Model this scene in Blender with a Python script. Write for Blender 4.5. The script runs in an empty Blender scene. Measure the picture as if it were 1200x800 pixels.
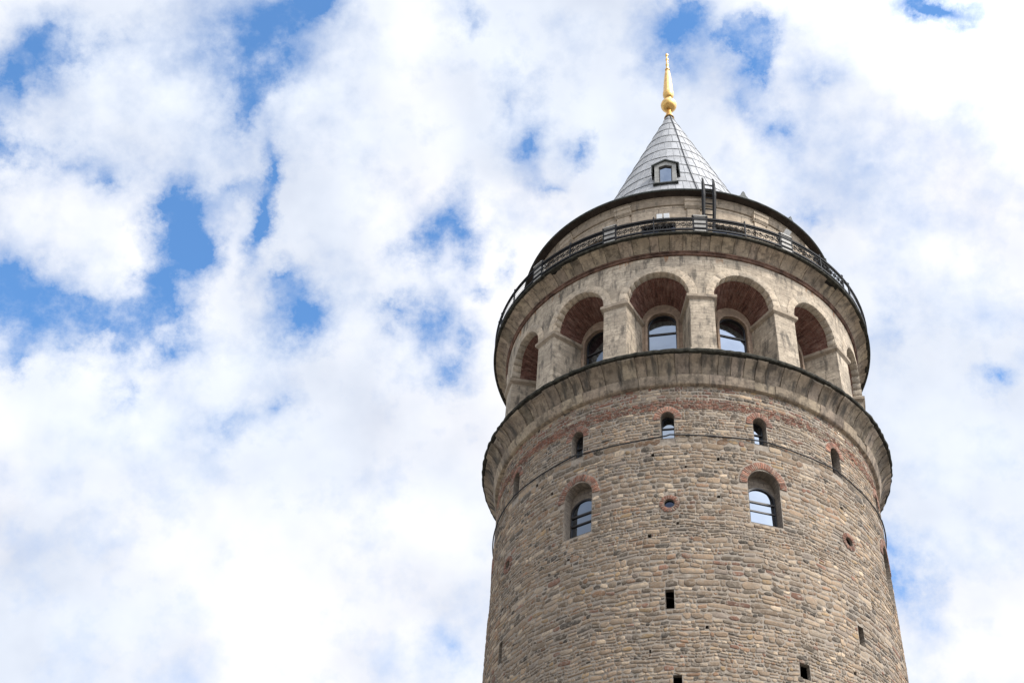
import bpy, math, random
import numpy as np
from mathutils import Vector, Matrix
from mathutils.geometry import delaunay_2d_cdt

random.seed(7)
rng = np.random.default_rng(11)
scene = bpy.context.scene
COL = scene.collection
PI = math.pi
rad = math.radians

# ------------------------------------------------------------------ camera
cam_d = bpy.data.cameras.new("camera")
cam = bpy.data.objects.new("camera", cam_d)
COL.objects.link(cam)
F = Vector((-0.12963805, 0.71446869, 0.68755251))
R = Vector((0.99083104, 0.11995056, 0.06217487))
U = Vector((0.03805032, -0.6893086, 0.72346792))
cam.matrix_world = Matrix(((R.x, U.x, -F.x, 0), (R.y, U.y, -F.y, -45.8065), (R.z, U.z, -F.z, 1.6), (0, 0, 0, 1)))
cam_d.sensor_width = 36.0
cam_d.lens = 1484.56 / 1200 * 36
cam_d.clip_end = 5000
scene.camera = cam

# ------------------------------------------------------------------ world: Nishita sky with broken cumulus cover (by direction)
SUN_AZ, SUN_EL = 118.0, 48.0          # azimuth clockwise from +Y (the camera looks along +Y)
SKY_STRENGTH = 0.15
CLOUD = 4.0
world = bpy.data.worlds.new("World")
scene.world = world
world.use_nodes = True
nt = world.node_tree
for n in list(nt.nodes):
    nt.nodes.remove(n)


def N(t, kind, **kw):
    n = t.nodes.new(kind)
    for k, v in kw.items():
        setattr(n, k, v)
    return n


def setin(t, sock, v):
    if isinstance(v, bpy.types.NodeSocket):
        t.links.new(v, sock)
    else:
        sock.default_value = v


def M(t, op, a, b=0.0, c=0.0, clamp=False):
    n = N(t, "ShaderNodeMath", operation=op, use_clamp=clamp)
    setin(t, n.inputs[0], a)
    setin(t, n.inputs[1], b)
    setin(t, n.inputs[2], c)
    return n.outputs[0]


def VM(t, op, a, b=(0, 0, 0), c=(0, 0, 0)):
    n = N(t, "ShaderNodeVectorMath", operation=op)
    setin(t, n.inputs[0], a)
    setin(t, n.inputs[1], b)
    if op == "MULTIPLY_ADD":
        setin(t, n.inputs[2], c)
    return n.outputs[0]


def noise(t, vec, scale, detail=4.0, rough=0.55, out=0, dist=0.0):
    n = N(t, "ShaderNodeTexNoise")
    if vec is not None:
        t.links.new(vec, n.inputs["Vector"])
    n.inputs["Scale"].default_value = scale
    n.inputs["Detail"].default_value = detail
    n.inputs["Roughness"].default_value = rough
    n.inputs["Distortion"].default_value = dist
    return n.outputs[out]


def ramp(t, fac, lo, hi, a=0.0, b=1.0, smooth=True):
    n = N(t, "ShaderNodeMapRange", interpolation_type="SMOOTHSTEP" if smooth else "LINEAR")
    setin(t, n.inputs[0], fac)
    setin(t, n.inputs[1], lo)
    setin(t, n.inputs[2], hi)
    setin(t, n.inputs[3], a)
    setin(t, n.inputs[4], b)
    return n.outputs[0]


def mixc(t, fac, a, b, mode="MIX"):
    n = N(t, "ShaderNodeMix", data_type="RGBA", blend_type=mode)
    setin(t, n.inputs[0], fac)
    setin(t, n.inputs[6], a)
    setin(t, n.inputs[7], b)
    return n.outputs[2]


BLOBS=[(-30.6,53.6,3.67,3.09,11.0,1.0),
    (-27.8,56.1,2.04,0.94,11.0,0.9),
    (-42.5,50.7,1.71,1.42,21.0,0.75),
    (-40.8,51.1,2.02,0.64,20.0,0.5),
    (-43.8,48.5,1.62,1.0,22.0,0.75),
    (-43.6,46.3,0.76,0.92,23.0,0.7),
    (-42.3,45.0,1.08,0.58,22.0,0.65),
    (-40.4,46.1,3.29,0.81,20.0,0.5),
    (-36.8,46.2,1.14,0.58,15.0,0.5),
    (-32.3,45.7,1.12,1.66,10.0,1.0),
    (-30.3,44.3,1.24,1.43,14.0,1.0),
    (-27.3,46.2,0.82,1.84,14.0,0.95),
    (-27.5,48.7,0.61,1.3,9.0,0.7),
    (-29.4,46.9,1.14,0.54,15.0,0.5),
    (-29.6,51.1,0.81,1.03,7.0,0.7),
    (-38.7,39.3,2.12,2.06,19.0,1.0),
    (-35.8,39.6,2.53,1.25,18.0,0.95),
    (-32.5,40.2,2.5,0.98,16.0,0.95),
    (-31.3,42.0,1.14,1.66,15.0,0.8),
    (-34.7,38.6,0.85,1.12,21.0,0.75),
    (-32.6,42.5,0.92,0.58,13.0,0.6),
    (-32.0,37.9,0.61,0.89,9.0,0.7),
    (-37.2,37.2,1.17,0.54,20.0,0.5),
    (-23.2,43.2,1.73,1.04,10.0,1.05),
    (-24.8,44.5,0.81,0.73,7.0,0.6),
    (-18.1,44.2,1.41,0.63,8.0,0.65),
    (-16.2,43.9,1.41,1.04,8.0,0.75),
    (-14.1,42.5,2.01,1.12,6.0,0.9),
    (-15.2,47.8,1.71,1.84,7.0,1.0),
    (-17.4,47.0,1.2,0.51,5.0,0.5),
    (-12.6,45.3,1.3,0.41,4.0,0.55),
    (-10.9,46.7,0.81,0.91,7.0,0.7),
    (-10.1,53.6,1.2,1.22,5.0,0.85),
    (-15.6,57.4,0.9,1.14,0.0,0.5),
    (-12.0,54.9,0.9,0.92,0.0,0.4),
    (-5.9,52.9,1.2,0.6,0.0,0.7),
    (-8.2,51.6,1.1,0.61,0.0,0.5),
    (0.6,57.0,2.2,1.2,-3.0,0.95),
    (2.1,58.1,1.1,0.71,-5.0,0.7),
    (6.9,56.7,2.21,0.82,-5.0,1.0),
    (8.1,55.8,1.0,0.92,-6.0,0.95),
    (5.3,57.2,1.4,0.61,-4.0,0.7),
    (6.5,54.3,0.91,1.02,-6.0,0.45),
    (7.8,52.9,1.1,1.02,-5.0,0.6),
    (12.1,54.5,1.12,0.63,-10.0,0.35),
    (20.6,55.8,2.16,0.76,-13.0,1.05),
    (9.0,48.5,1.12,0.61,-10.0,0.4),
    (12.5,43.0,1.1,0.61,-5.0,0.5),
    (17.0,39.8,1.12,0.73,-10.0,0.7),
    (11.1,32.5,1.2,1.12,-5.0,0.9),
    (-25.7,37.1,2.55,0.76,11.0,0.5),
    (-23.5,38.6,0.82,0.54,14.0,0.4),
    (-11.8,29.2,0.91,1.0,6.0,0.4),
    (12.4,50.5,8.85,4.46,-10.0,0.25),
    (-37.0,51.9,4.97,2.39,15.0,0.22),
    (-37.1,46.7,6.04,2.33,16.0,0.2)]
sky = N(nt, "ShaderNodeTexSky", sky_type="NISHITA")
sky.sun_disc = False
sky.sun_elevation = rad(SUN_EL)
sky.sun_rotation = rad(SUN_AZ)
sky.altitude = 60
sky.air_density = 1.0
sky.dust_density = 0.3
sky.ozone_density = 4.0
geo = N(nt, "ShaderNodeTexCoord")
dirv = geo.outputs["Generated"]
sep = N(nt, "ShaderNodeSeparateXYZ")
nt.links.new(dirv, sep.inputs[0])
az = M(nt, "MULTIPLY", M(nt, "ARCTAN2", sep.outputs[0], sep.outputs[1]), 180 / PI)
el = M(nt, "MULTIPLY", M(nt, "ARCSINE", sep.outputs[2]), 180 / PI)
cmb = N(nt, "ShaderNodeCombineXYZ")
nt.links.new(az, cmb.inputs[0])
nt.links.new(el, cmb.inputs[1])
# ragged edges: warp the directions by fractal noise
w1 = VM(nt, "SUBTRACT", noise(nt, dirv, 8.0, 9.0, 0.68, out=1), (0.5, 0.5, 0.5))
uv = VM(nt, "MULTIPLY_ADD", w1, (9.0, 7.5, 0.0), cmb.outputs[0])
acc = None
for (a, e, ra, rb, ro, wt) in BLOBS:
    mp = N(nt, "ShaderNodeMapping", vector_type="TEXTURE")
    nt.links.new(uv, mp.inputs[0])
    mp.inputs["Location"].default_value = (a, e, 0)
    mp.inputs["Rotation"].default_value = (0, 0, rad(ro))
    mp.inputs["Scale"].default_value = (ra * 2.3, rb * 2.3, 1)
    g = N(nt, "ShaderNodeTexGradient", gradient_type="QUADRATIC_SPHERE")
    nt.links.new(mp.outputs[0], g.inputs[0])
    acc = M(nt, "MULTIPLY_ADD", g.outputs[1], wt * 1.85, acc if acc is not None else 0.0)
fine = noise(nt, dirv, 14.0, 9.0, 0.6)
big = noise(nt, dirv, 2.2, 5.0, 0.55)
# broken blue gaps continue over the rest of the sky
viewc = VM(nt, "DOT_PRODUCT", dirv, tuple(F))
n_ = nt.nodes[-1]
viewc = n_.outputs["Value"]
outside = ramp(nt, viewc, 0.92, 0.80)
gap = M(nt, "MULTIPLY", ramp(nt, big, 0.52, 0.66), outside)
wisp = noise(nt, dirv, 34.0, 6.0, 0.6)
blue = M(nt, "ADD", M(nt, "ADD", acc, gap), M(nt, "MULTIPLY", M(nt, "SUBTRACT", fine, 0.5), 1.5))
blue = M(nt, "ADD", blue, M(nt, "MULTIPLY", M(nt, "SUBTRACT", wisp, 0.5), 0.9))
blue = ramp(nt, blue, 0.00, 1.30, smooth=False)
veil = noise(nt, dirv, 11.0, 10.0, 0.66)
blue = M(nt, "MULTIPLY", blue, ramp(nt, veil, 0.68, 0.44, 0.30, 1.0), clamp=True)
# cloud brightness: billows of white and pale lavender grey
bil = noise(nt, dirv, 4.5, 6.0, 0.5)
shade = ramp(nt, bil, 0.38, 0.64)
ccol = mixc(nt, shade, (0.83 * CLOUD, 0.89 * CLOUD, 1.0 * CLOUD, 1), (1.04 * CLOUD, 1.04 * CLOUD, 1.07 * CLOUD, 1))
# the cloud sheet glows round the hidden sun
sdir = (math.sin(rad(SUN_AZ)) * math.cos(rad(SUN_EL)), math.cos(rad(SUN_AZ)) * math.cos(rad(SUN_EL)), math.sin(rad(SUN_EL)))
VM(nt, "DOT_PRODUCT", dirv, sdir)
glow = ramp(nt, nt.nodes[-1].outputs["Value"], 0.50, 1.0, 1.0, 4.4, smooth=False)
# billows: the side of each puff that faces the sun is brighter
offs = VM(nt, "ADD", dirv, tuple(v * 0.045 for v in sdir))
b1 = noise(nt, dirv, 5.5, 5.0, 0.52)
b2 = noise(nt, offs, 5.5, 5.0, 0.52)
relief = M(nt, "MULTIPLY_ADD", M(nt, "SUBTRACT", b1, b2), 0.85, 1.0)
rc = N(nt, "ShaderNodeCombineColor")
for i_, k_ in enumerate((1.12, 1.0, 0.72)):
    nt.links.new(M(nt, "POWER", relief, k_), rc.inputs[i_])
ccol = VM(nt, "MULTIPLY", ccol, rc.outputs[0])
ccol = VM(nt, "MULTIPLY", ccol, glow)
skyc = mixc(nt, 1.0, sky.outputs[0], (0.78, 1.06, 1.18, 1), "MULTIPLY")
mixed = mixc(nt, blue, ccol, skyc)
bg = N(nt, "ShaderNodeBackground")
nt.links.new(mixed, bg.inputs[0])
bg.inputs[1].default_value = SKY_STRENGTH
wo = N(nt, "ShaderNodeOutputWorld")
nt.links.new(bg.outputs[0], wo.inputs[0])

# ------------------------------------------------------------------ sun, seen through thin cloud
sd = bpy.data.lights.new("sun", "SUN")
sd.energy = 2.3
sd.angle = rad(10)
sd.color = (1.0, 0.94, 0.85)
sun = bpy.data.objects.new("sun", sd)
COL.objects.link(sun)
sv = Vector((math.sin(rad(SUN_AZ)) * math.cos(rad(SUN_EL)), math.cos(rad(SUN_AZ)) * math.cos(rad(SUN_EL)), math.sin(rad(SUN_EL))))
sun.location = sv * 120
sun.rotation_euler = sv.to_track_quat("Z", "Y").to_euler()

vs = scene.view_settings
vs.view_transform = "Standard"
vs.look = "None"
vs.exposure = 0.75
vs.gamma = 1.0
vs.use_curve_mapping = False

# ------------------------------------------------------------------ materials
def new_mat(name):
    m = bpy.data.materials.new(name)
    m.use_nodes = True
    t = m.node_tree
    b = t.nodes["Principled BSDF"]
    return m, t, b


def bump(t, b, h, strength, dist):
    n = N(t, "ShaderNodeBump")
    n.inputs["Strength"].default_value = strength
    n.inputs["Distance"].default_value = dist
    t.links.new(h, n.inputs["Height"])
    t.links.new(n.outputs[0], b.inputs["Normal"])


def uvnode(t):
    return N(t, "ShaderNodeUVMap", uv_map="uv").outputs[0]


def objco(t):
    return N(t, "ShaderNodeTexCoord").outputs["Object"]


def mat_rubble():
    m, t, b = new_mat("rubble_stone")
    at = N(t, "ShaderNodeAttribute", attribute_name="rock")
    oc = objco(t)
    n1 = noise(t, oc, 9.0, 6.0, 0.65)
    n2 = noise(t, oc, 0.55, 5.0, 0.6)
    n3 = noise(t, oc, 26.0, 4.0, 0.7)
    c = mixc(t, 1.0, at.outputs[0], mixc(t, n1, (0.62, 0.62, 0.62, 1), (1.36, 1.34, 1.3, 1)), "MULTIPLY")
    c = mixc(t, 1.0, c, mixc(t, ramp(t, n2, 0.3, 0.7), (0.74, 0.76, 0.78, 1), (1.16, 1.13, 1.08, 1)), "MULTIPLY")
    # mortar smeared over the stone edges, brown weathering
    c = mixc(t, ramp(t, noise(t, oc, 6.5, 7.0, 0.72), 0.48, 0.62, 0.0, 0.80), c, (0.255, 0.212, 0.165, 1))
    c = mixc(t, ramp(t, noise(t, oc, 3.1, 5.0, 0.65), 0.56, 0.72, 0.0, 0.5), c, (0.17, 0.128, 0.092, 1))
    # lichen and soot specks
    c = mixc(t, ramp(t, n3, 0.64, 0.74, 0.0, 0.55), c, (0.07, 0.066, 0.06, 1))
    t.links.new(c, b.inputs["Base Color"])
    b.inputs["Roughness"].default_value = 0.92
    b.inputs["Specular IOR Level"].default_value = 0.25
    bump(t, b, noise(t, oc, 14.0, 7.0, 0.7), 0.9, 0.03)
    return m


def mat_mortar():
    m, t, b = new_mat("lime_mortar")
    oc = objco(t)
    n1 = noise(t, oc, 5.0, 7.0, 0.7)
    n2 = noise(t, oc, 0.7, 3.0)
    c = mixc(t, ramp(t, n1, 0.35, 0.65), (0.20, 0.165, 0.130, 1), (0.33, 0.278, 0.222, 1))
    c = mixc(t, ramp(t, n2, 0.4, 0.7, 0.0, 0.35), c, (0.28, 0.255, 0.22, 1))
    t.links.new(c, b.inputs["Base Color"])
    b.inputs["Roughness"].default_value = 0.95
    b.inputs["Specular IOR Level"].default_value = 0.2
    bump(t, b, n1, 0.8, 0.03)
    return m


def mat_ashlar(name, base, bw, bh, stain=0.5, joint=0.55, rust=False, mortar=0.011, slo=0.52, bed=0.45, attr=False):
    """dressed limestone: courses in metres on the uv map, blocks of differing tone, soot and water stains"""
    m, t, b = new_mat(name)
    uvc = uvnode(t)
    oc = objco(t)
    wv = VM(t, "MULTIPLY_ADD", VM(t, "SUBTRACT", noise(t, oc, 3.0, 4.0, out=1), (0.5, 0.5, 0.5)), (0.03, 0.03, 0), uvc)
    br = N(t, "ShaderNodeTexBrick")
    t.links.new(wv, br.inputs["Vector"])
    br.offset = 0.5
    br.inputs["Color1"].default_value = (0, 0, 0, 1)
    br.inputs["Color2"].default_value = (1, 1, 1, 1)
    br.inputs["Mortar"].default_value = (0.5, 0.5, 0.5, 1)
    br.inputs["Scale"].default_value = 1.0
    br.inputs["Mortar Size"].default_value = mortar
    br.inputs["Mortar Smooth"].default_value = 0.3
    br.inputs["Brick Width"].default_value = bw
    br.inputs["Row Height"].default_value = bh
    lo = tuple(v * 0.80 for v in base) + (1,)
    hi = tuple(v * 1.14 for v in base) + (1,)
    c = mixc(t, br.outputs[0], lo, hi)
    n1 = noise(t, oc, 6.0, 7.0, 0.68)
    c = mixc(t, 1.0, c, mixc(t, ramp(t, n1, 0.25, 0.75), (0.70, 0.68, 0.66, 1), (1.2, 1.18, 1.14, 1)), "MULTIPLY")
    n4 = noise(t, oc, 1.1, 4.0, 0.6)
    c = mixc(t, ramp(t, n4, 0.42, 0.66, 0.0, 0.65), c, tuple(v * s for v, s in zip(base, (0.62, 0.60, 0.58))) + (1,))
    c = mixc(t, M(t, "MULTIPLY", br.outputs[1], joint), c, (0.075, 0.064, 0.052, 1))
    if attr:
        c = mixc(t, ramp(t, noise(t, oc, 2.6, 6.0, 0.68), 0.48, 0.62, 0.0, 0.62), c, (0.085, 0.068, 0.052, 1))
        c = mixc(t, 1.0, c, N(t, "ShaderNodeAttribute", attribute_name="rock").outputs[0], "MULTIPLY")
    # horizontal bedding of the limestone, eroded streaks
    bd = N(t, "ShaderNodeMapping")
    t.links.new(uvc, bd.inputs[0])
    bd.inputs["Scale"].default_value = (1.6, 11.0, 1)
    nb = noise(t, bd.outputs[0], 1.3, 6.0, 0.68)
    c = mixc(t, ramp(t, nb, 0.52, 0.62, 0.0, bed), c, tuple(v * 0.42 for v in base) + (1,))
    # pits and missing corners
    n3 = noise(t, oc, 17.0, 3.0, 0.6)
    c = mixc(t, ramp(t, n3, 0.63, 0.70, 0.0, 0.75), c, (0.07, 0.058, 0.047, 1))
    # run-off stains, drawn out downwards
    st = N(t, "ShaderNodeMapping")
    t.links.new(uvc, st.inputs[0])
    st.inputs["Scale"].default_value = (2.0, 0.5, 1)
    ns = noise(t, st.outputs[0], 1.6, 6.0, 0.62)
    c = mixc(t, ramp(t, ns, slo, slo + 0.18, 0.0, stain), c, (0.062, 0.054, 0.045, 1))
    if rust:
        sx = N(t, "ShaderNodeSeparateXYZ")
        t.links.new(uvc, sx.inputs[0])
        zz = M(t, "MULTIPLY", ramp(t, sx.outputs[1], 40.4, 40.9), 1.0)
        rn = noise(t, st.outputs[0], 1.1, 3.0, 0.6)
        c = mixc(t, M(t, "MULTIPLY", ramp(t, rn, 0.60, 0.68, 0.0, 0.85), zz), c, (0.30, 0.12, 0.035, 1))
    t.links.new(c, b.inputs["Base Color"])
    b.inputs["Roughness"].default_value = 0.9
    b.inputs["Specular IOR Level"].default_value = 0.25
    h = M(t, "SUBTRACT", M(t, "MULTIPLY", noise(t, oc, 11.0, 7.0, 0.7), 0.6), M(t, "ADD", M(t, "MULTIPLY", br.outputs[1], joint * 1.6), M(t, "MULTIPLY", nb, bed)))
    bump(t, b, h, 0.8, 0.03)
    return m


def mat_brick(name, c1, c2, mort, bw=0.26, bh=0.07):
    m, t, b = new_mat(name)
    uvc = uvnode(t)
    oc = objco(t)
    br = N(t, "ShaderNodeTexBrick")
    wv = VM(t, "MULTIPLY_ADD", VM(t, "SUBTRACT", noise(t, oc, 4.0, 4.0, out=1), (0.5, 0.5, 0.5)), (0.03, 0.035, 0), uvc)
    t.links.new(wv, br.inputs["Vector"])
    br.inputs["Color1"].default_value = c1 + (1,)
    br.inputs["Color2"].default_value = c2 + (1,)
    br.inputs["Mortar"].default_value = mort + (1,)
    br.inputs["Scale"].default_value = 1.0
    br.inputs["Mortar Size"].default_value = 0.012
    br.inputs["Brick Width"].default_value = bw
    br.inputs["Row Height"].default_value = bh
    n1 = noise(t, oc, 7.0, 6.0, 0.7)
    n2 = noise(t, oc, 1.6, 4.0, 0.6)
    c = mixc(t, 1.0, br.outputs[0], mixc(t, n1, (0.45, 0.45, 0.45, 1), (1.55, 1.5, 1.45, 1)), "MULTIPLY")
    c = mixc(t, ramp(t, noise(t, oc, 2.8, 6.0, 0.68), 0.48, 0.62, 0.0, 0.6), c, (0.20, 0.125, 0.095, 1))
    sm_ = N(t, "ShaderNodeMapping")
    t.links.new(uvc, sm_.inputs[0])
    sm_.inputs["Scale"].default_value = (1.1, 5.0, 1)
    ns = noise(t, sm_.outputs[0], 1.4, 5.0, 0.7)
    c = mixc(t, ramp(t, ns, 0.53, 0.64, 0.0, 0.75), c, (0.27, 0.16, 0.12, 1))
    c = mixc(t, ramp(t, ns, 0.48, 0.38, 0.0, 0.8), c, (0.05, 0.022, 0.017, 1))
    c = mixc(t, ramp(t, noise(t, oc, 22.0, 2.0), 0.66, 0.74, 0.0, 0.5), c, (0.30, 0.25, 0.22, 1))
    t.links.new(c, b.inputs["Base Color"])
    b.inputs["Roughness"].default_value = 0.92
    b.inputs["Specular IOR Level"].default_value = 0.2
    h = M(t, "SUBTRACT", M(t, "MULTIPLY", n1, 0.5), br.outputs[1])
    bump(t, b, h, 0.9, 0.025)
    return m


def mat_plain(name, col, rough=0.6, metal=0.0, spec=0.5, var=0.25, scale=4.0, bmp=0.25):
    m, t, b = new_mat(name)
    oc = objco(t)
    n1 = noise(t, oc, scale, 6.0, 0.65)
    c = mixc(t, ramp(t, n1, 0.3, 0.7), tuple(v * (1 - var) for v in col) + (1,), tuple(v * (1 + var) for v in col) + (1,))
    t.links.new(c, b.inputs["Base Color"])
    b.inputs["Metallic"].default_value = metal
    b.inputs["Roughness"].default_value = rough
    b.inputs["Specular IOR Level"].default_value = spec
    if bmp:
        bump(t, b, n1, bmp, 0.02)
    return m


def mat_lead(name, col):
    m, t, b = new_mat(name)
    oc = objco(t)
    at = N(t, "ShaderNodeAttribute", attribute_name="rock")
    n1 = noise(t, oc, 3.0, 6.0, 0.65)
    st = N(t, "ShaderNodeMapping")
    t.links.new(oc, st.inputs[0])
    st.inputs["Scale"].default_value = (3.5, 3.5, 0.5)
    n2 = noise(t, st.outputs[0], 1.5, 5.0, 0.6)
    c = mixc(t, 1.0, at.outputs[0], tuple(col) + (1,), "MULTIPLY")
    c = mixc(t, 1.0, c, mixc(t, ramp(t, n1, 0.3, 0.7), (0.8, 0.8, 0.8, 1), (1.15, 1.15, 1.16, 1)), "MULTIPLY")
    c = mixc(t, ramp(t, n2, 0.55, 0.72, 0.0, 0.4), c, (0.16, 0.165, 0.165, 1))
    t.links.new(c, b.inputs["Base Color"])
    b.inputs["Metallic"].default_value = 0.15
    b.inputs["Roughness"].default_value = 0.62
    bump(t, b, noise(t, oc, 5.0, 3.0, 0.5), 0.25, 0.04)
    return m


def mat_glass(name, col=(0.17, 0.195, 0.23), rough=0.04):
    m, t, b = new_mat(name)
    oc = objco(t)
    n1 = noise(t, oc, 1.3, 2.0)
    c = mixc(t, n1, tuple(v * 0.85 for v in col) + (1,), tuple(v * 1.12 for v in col) + (1,))
    t.links.new(c, b.inputs["Base Color"])
    b.inputs["Metallic"].default_value = 1.0
    b.inputs["Roughness"].default_value = rough
    bump(t, b, noise(t, oc, 1.7, 1.0), 0.12, 0.02)
    return m


STONE = mat_rubble()
MORTAR = mat_mortar()
ASHLAR = mat_ashlar("gallery_limestone", (0.455, 0.385, 0.30), 0.85, 0.36, slo=0.48, stain=0.75, joint=0.42, mortar=0.007, rust=True, bed=0.7)
DRUM = mat_ashlar("drum_limestone", (0.43, 0.355, 0.272), 1.3, 0.62, stain=0.25, joint=0.8)
CORN = mat_ashlar("cornice_limestone", (0.40, 0.33, 0.255), 30.0, 30.0, stain=0.7, joint=0.0, bed=0.3)
CAVET = mat_ashlar("weathered_corbel_stone", (0.34, 0.28, 0.215), 30.0, 30.0, stain=0.88, joint=0.0, slo=0.47, bed=0.3, attr=True)
CORNB = mat_ashlar("cornice_block_stone", (0.42, 0.345, 0.265), 30.0, 30.0, stain=0.75, joint=0.0, slo=0.50, bed=0.35, attr=True)
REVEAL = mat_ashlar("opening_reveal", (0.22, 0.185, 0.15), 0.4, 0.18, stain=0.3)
BRICK = mat_brick("vault_brick", (0.095, 0.035, 0.026), (0.145, 0.060, 0.043), (0.17, 0.105, 0.082))
PLASTER = mat_ashlar("gallery_back_plaster", (0.28, 0.205, 0.150), 9.0, 9.0, stain=0.3, joint=0.0)
LEAD = mat_lead("lead_sheet", (0.275, 0.277, 0.278))
SEAM = mat_plain("lead_seam", (0.21, 0.213, 0.216), 0.7, 0.1)
DARKLEAD = mat_plain("dark_lead", (0.055, 0.06, 0.057), 0.7, 0.0, 0.3, 0.5, 3.0)
MOSS = mat_plain("sooty_mossy_slab", (0.034, 0.032, 0.025), 0.95, 0.0, 0.15, 0.6, 5.0, 0.9)
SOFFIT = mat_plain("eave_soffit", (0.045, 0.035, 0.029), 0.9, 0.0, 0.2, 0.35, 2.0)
REDMOULD = mat_plain("red_stained_moulding", (0.12, 0.070, 0.050), 0.9, 0.0, 0.2, 0.6, 2.5, 0.6)
IRON = mat_plain("black_iron", (0.014, 0.014, 0.015), 0.7, 0.0, 0.2, 0.3, 8.0)
FRAME = mat_plain("dark_brown_frame", (0.024, 0.020, 0.018), 0.45, 0.0, 0.4, 0.3, 6.0)
RUBBER = mat_plain("black_cable", (0.02, 0.02, 0.02), 0.6, 0.0, 0.3, 0.2, 6.0)
WHITE = mat_plain("white_enamel", (0.78, 0.78, 0.76), 0.4, 0.0, 0.5, 0.05, 4.0, 0.05)
PALEGREY = mat_plain("pale_grey_box", (0.26, 0.245, 0.22), 0.6, 0.0, 0.4, 0.2, 5.0)
WOOD = mat_plain("painted_grey_wood", (0.26, 0.255, 0.235), 0.75, 0.0, 0.3, 0.2, 5.0)
GOLD = mat_plain("gilded_copper", (0.70, 0.43, 0.15), 0.30, 1.0, 0.5, 0.22, 5.0, 0.12)
DARK = mat_plain("dark_interior", (0.015, 0.013, 0.012), 0.9, 0.0, 0.1, 0.2)
GLASS = mat_glass("window_glass")
GLASSG = mat_glass("gallery_glass", (0.145, 0.17, 0.21))
GLASSD = mat_glass("dark_window_glass", (0.035, 0.042, 0.06))

Z0 = 1.6         # heights below were measured above the camera, which stands 1.6 m above the paving


# ------------------------------------------------------------------ mesh helpers
class MB:
    def __init__(self):
        self.v = []
        self.uv = []
        self.f = []
        self.m = []
        self.c = None

    def vert(self, co, uv=(0.0, 0.0)):
        self.v.append((co[0], co[1], co[2]))
        self.uv.append(uv)
        return len(self.v) - 1

    def face(self, ids, mat=0):
        self.f.append(tuple(ids))
        self.m.append(mat)

    def build(self, name, mats, parent=None, smooth=None):
        me = bpy.data.meshes.new(name)
        me.from_pydata(self.v, [], self.f)
        if not isinstance(mats, (list, tuple)):
            mats = [mats]
        for x in mats:
            me.materials.append(x)
        me.polygons.foreach_set("material_index", self.m)
        ul = me.uv_layers.new(name="uv")
        vi = np.zeros(len(me.loops), dtype=np.int32)
        me.loops.foreach_get("vertex_index", vi)
        ul.data.foreach_set("uv", np.array(self.uv, dtype=np.float32)[vi].ravel())
        if self.c is not None:
            ca = me.color_attributes.new("rock", "FLOAT_COLOR", "POINT")
            ca.data.foreach_set("color", np.array(self.c, dtype=np.float32).ravel())
        me.update()
        if smooth is not None:
            me.shade_smooth()
            me.set_sharp_from_angle(angle=rad(smooth))
        o = bpy.data.objects.new(name, me)
        COL.objects.link(o)
        if parent is not None:
            o.parent = parent
        return o


def cyl(a, r, z):
    """a in degrees (0 faces the camera, + to the right), z above the camera level"""
    t = rad(a)
    return (r * math.sin(t), -r * math.cos(t), z + Z0)


def lathe(mb, prof, a0=-180.0, a1=180.0, seg=240, mat=0, rref=8.2, cap=False, jit=None):
    rows = []
    vv = [0.0]
    for i in range(1, len(prof)):
        vv.append(vv[-1] + math.hypot(prof[i][0] - prof[i - 1][0], prof[i][1] - prof[i - 1][1]))
    for k in range(seg + 1):
        a = a0 + (a1 - a0) * k / seg
        rows.append([mb.vert(cyl(a, r + (random.uniform(-jit, jit * 0.5) if jit else 0), z + (random.uniform(-jit, jit) * 0.5 if jit else 0)), (rad(a) * rref, vv[i] + prof[0][1])) for i, (r, z) in enumerate(prof)])
    for k in range(seg):
        for i in range(len(prof) - 1):
            mb.face((rows[k][i], rows[k + 1][i], rows[k + 1][i + 1], rows[k][i + 1]), mat)
    if cap:
        mb.face(rows[0][::-1] if False else rows[0], mat)
        mb.face(rows[-1][::-1], mat)


def box(mb, c, ax, ay, az_, sx, sy, sz, mat=0):
    c = Vector(c)
    ids = []
    for i in (-1, 1):
        for j in (-1, 1):
            for k in (-1, 1):
                p = c + ax * (i * sx / 2) + ay * (j * sy / 2) + az_ * (k * sz / 2)
                ids.append(mb.vert(p, (i * sx / 2 + j * sy / 2, k * sz / 2)))
    for q in ((0, 1, 3, 2), (4, 6, 7, 5), (0, 4, 5, 1), (2, 3, 7, 6), (0, 2, 6, 4), (1, 5, 7, 3)):
        mb.face([ids[x] for x in q], mat)


UP = Vector((0, 0, 1))


def axes(a):
    t = rad(a)
    return Vector((math.cos(t), math.sin(t), 0)), Vector((math.sin(t), -math.cos(t), 0))    # lateral (right), outward


def local(a, r, u, z):
    """point on the flat plane tangent at azimuth a, distance r, lateral offset u"""
    la, ou = axes(a)
    p = ou * r + la * u
    return (p.x, p.y, z + Z0)


def lbox(mb, a, r, u, z, su, sr, sz, mat=0):
    la, ou = axes(a)
    box(mb, local(a, r, u, z), la, ou, UP, su, sr, sz, mat)


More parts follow.
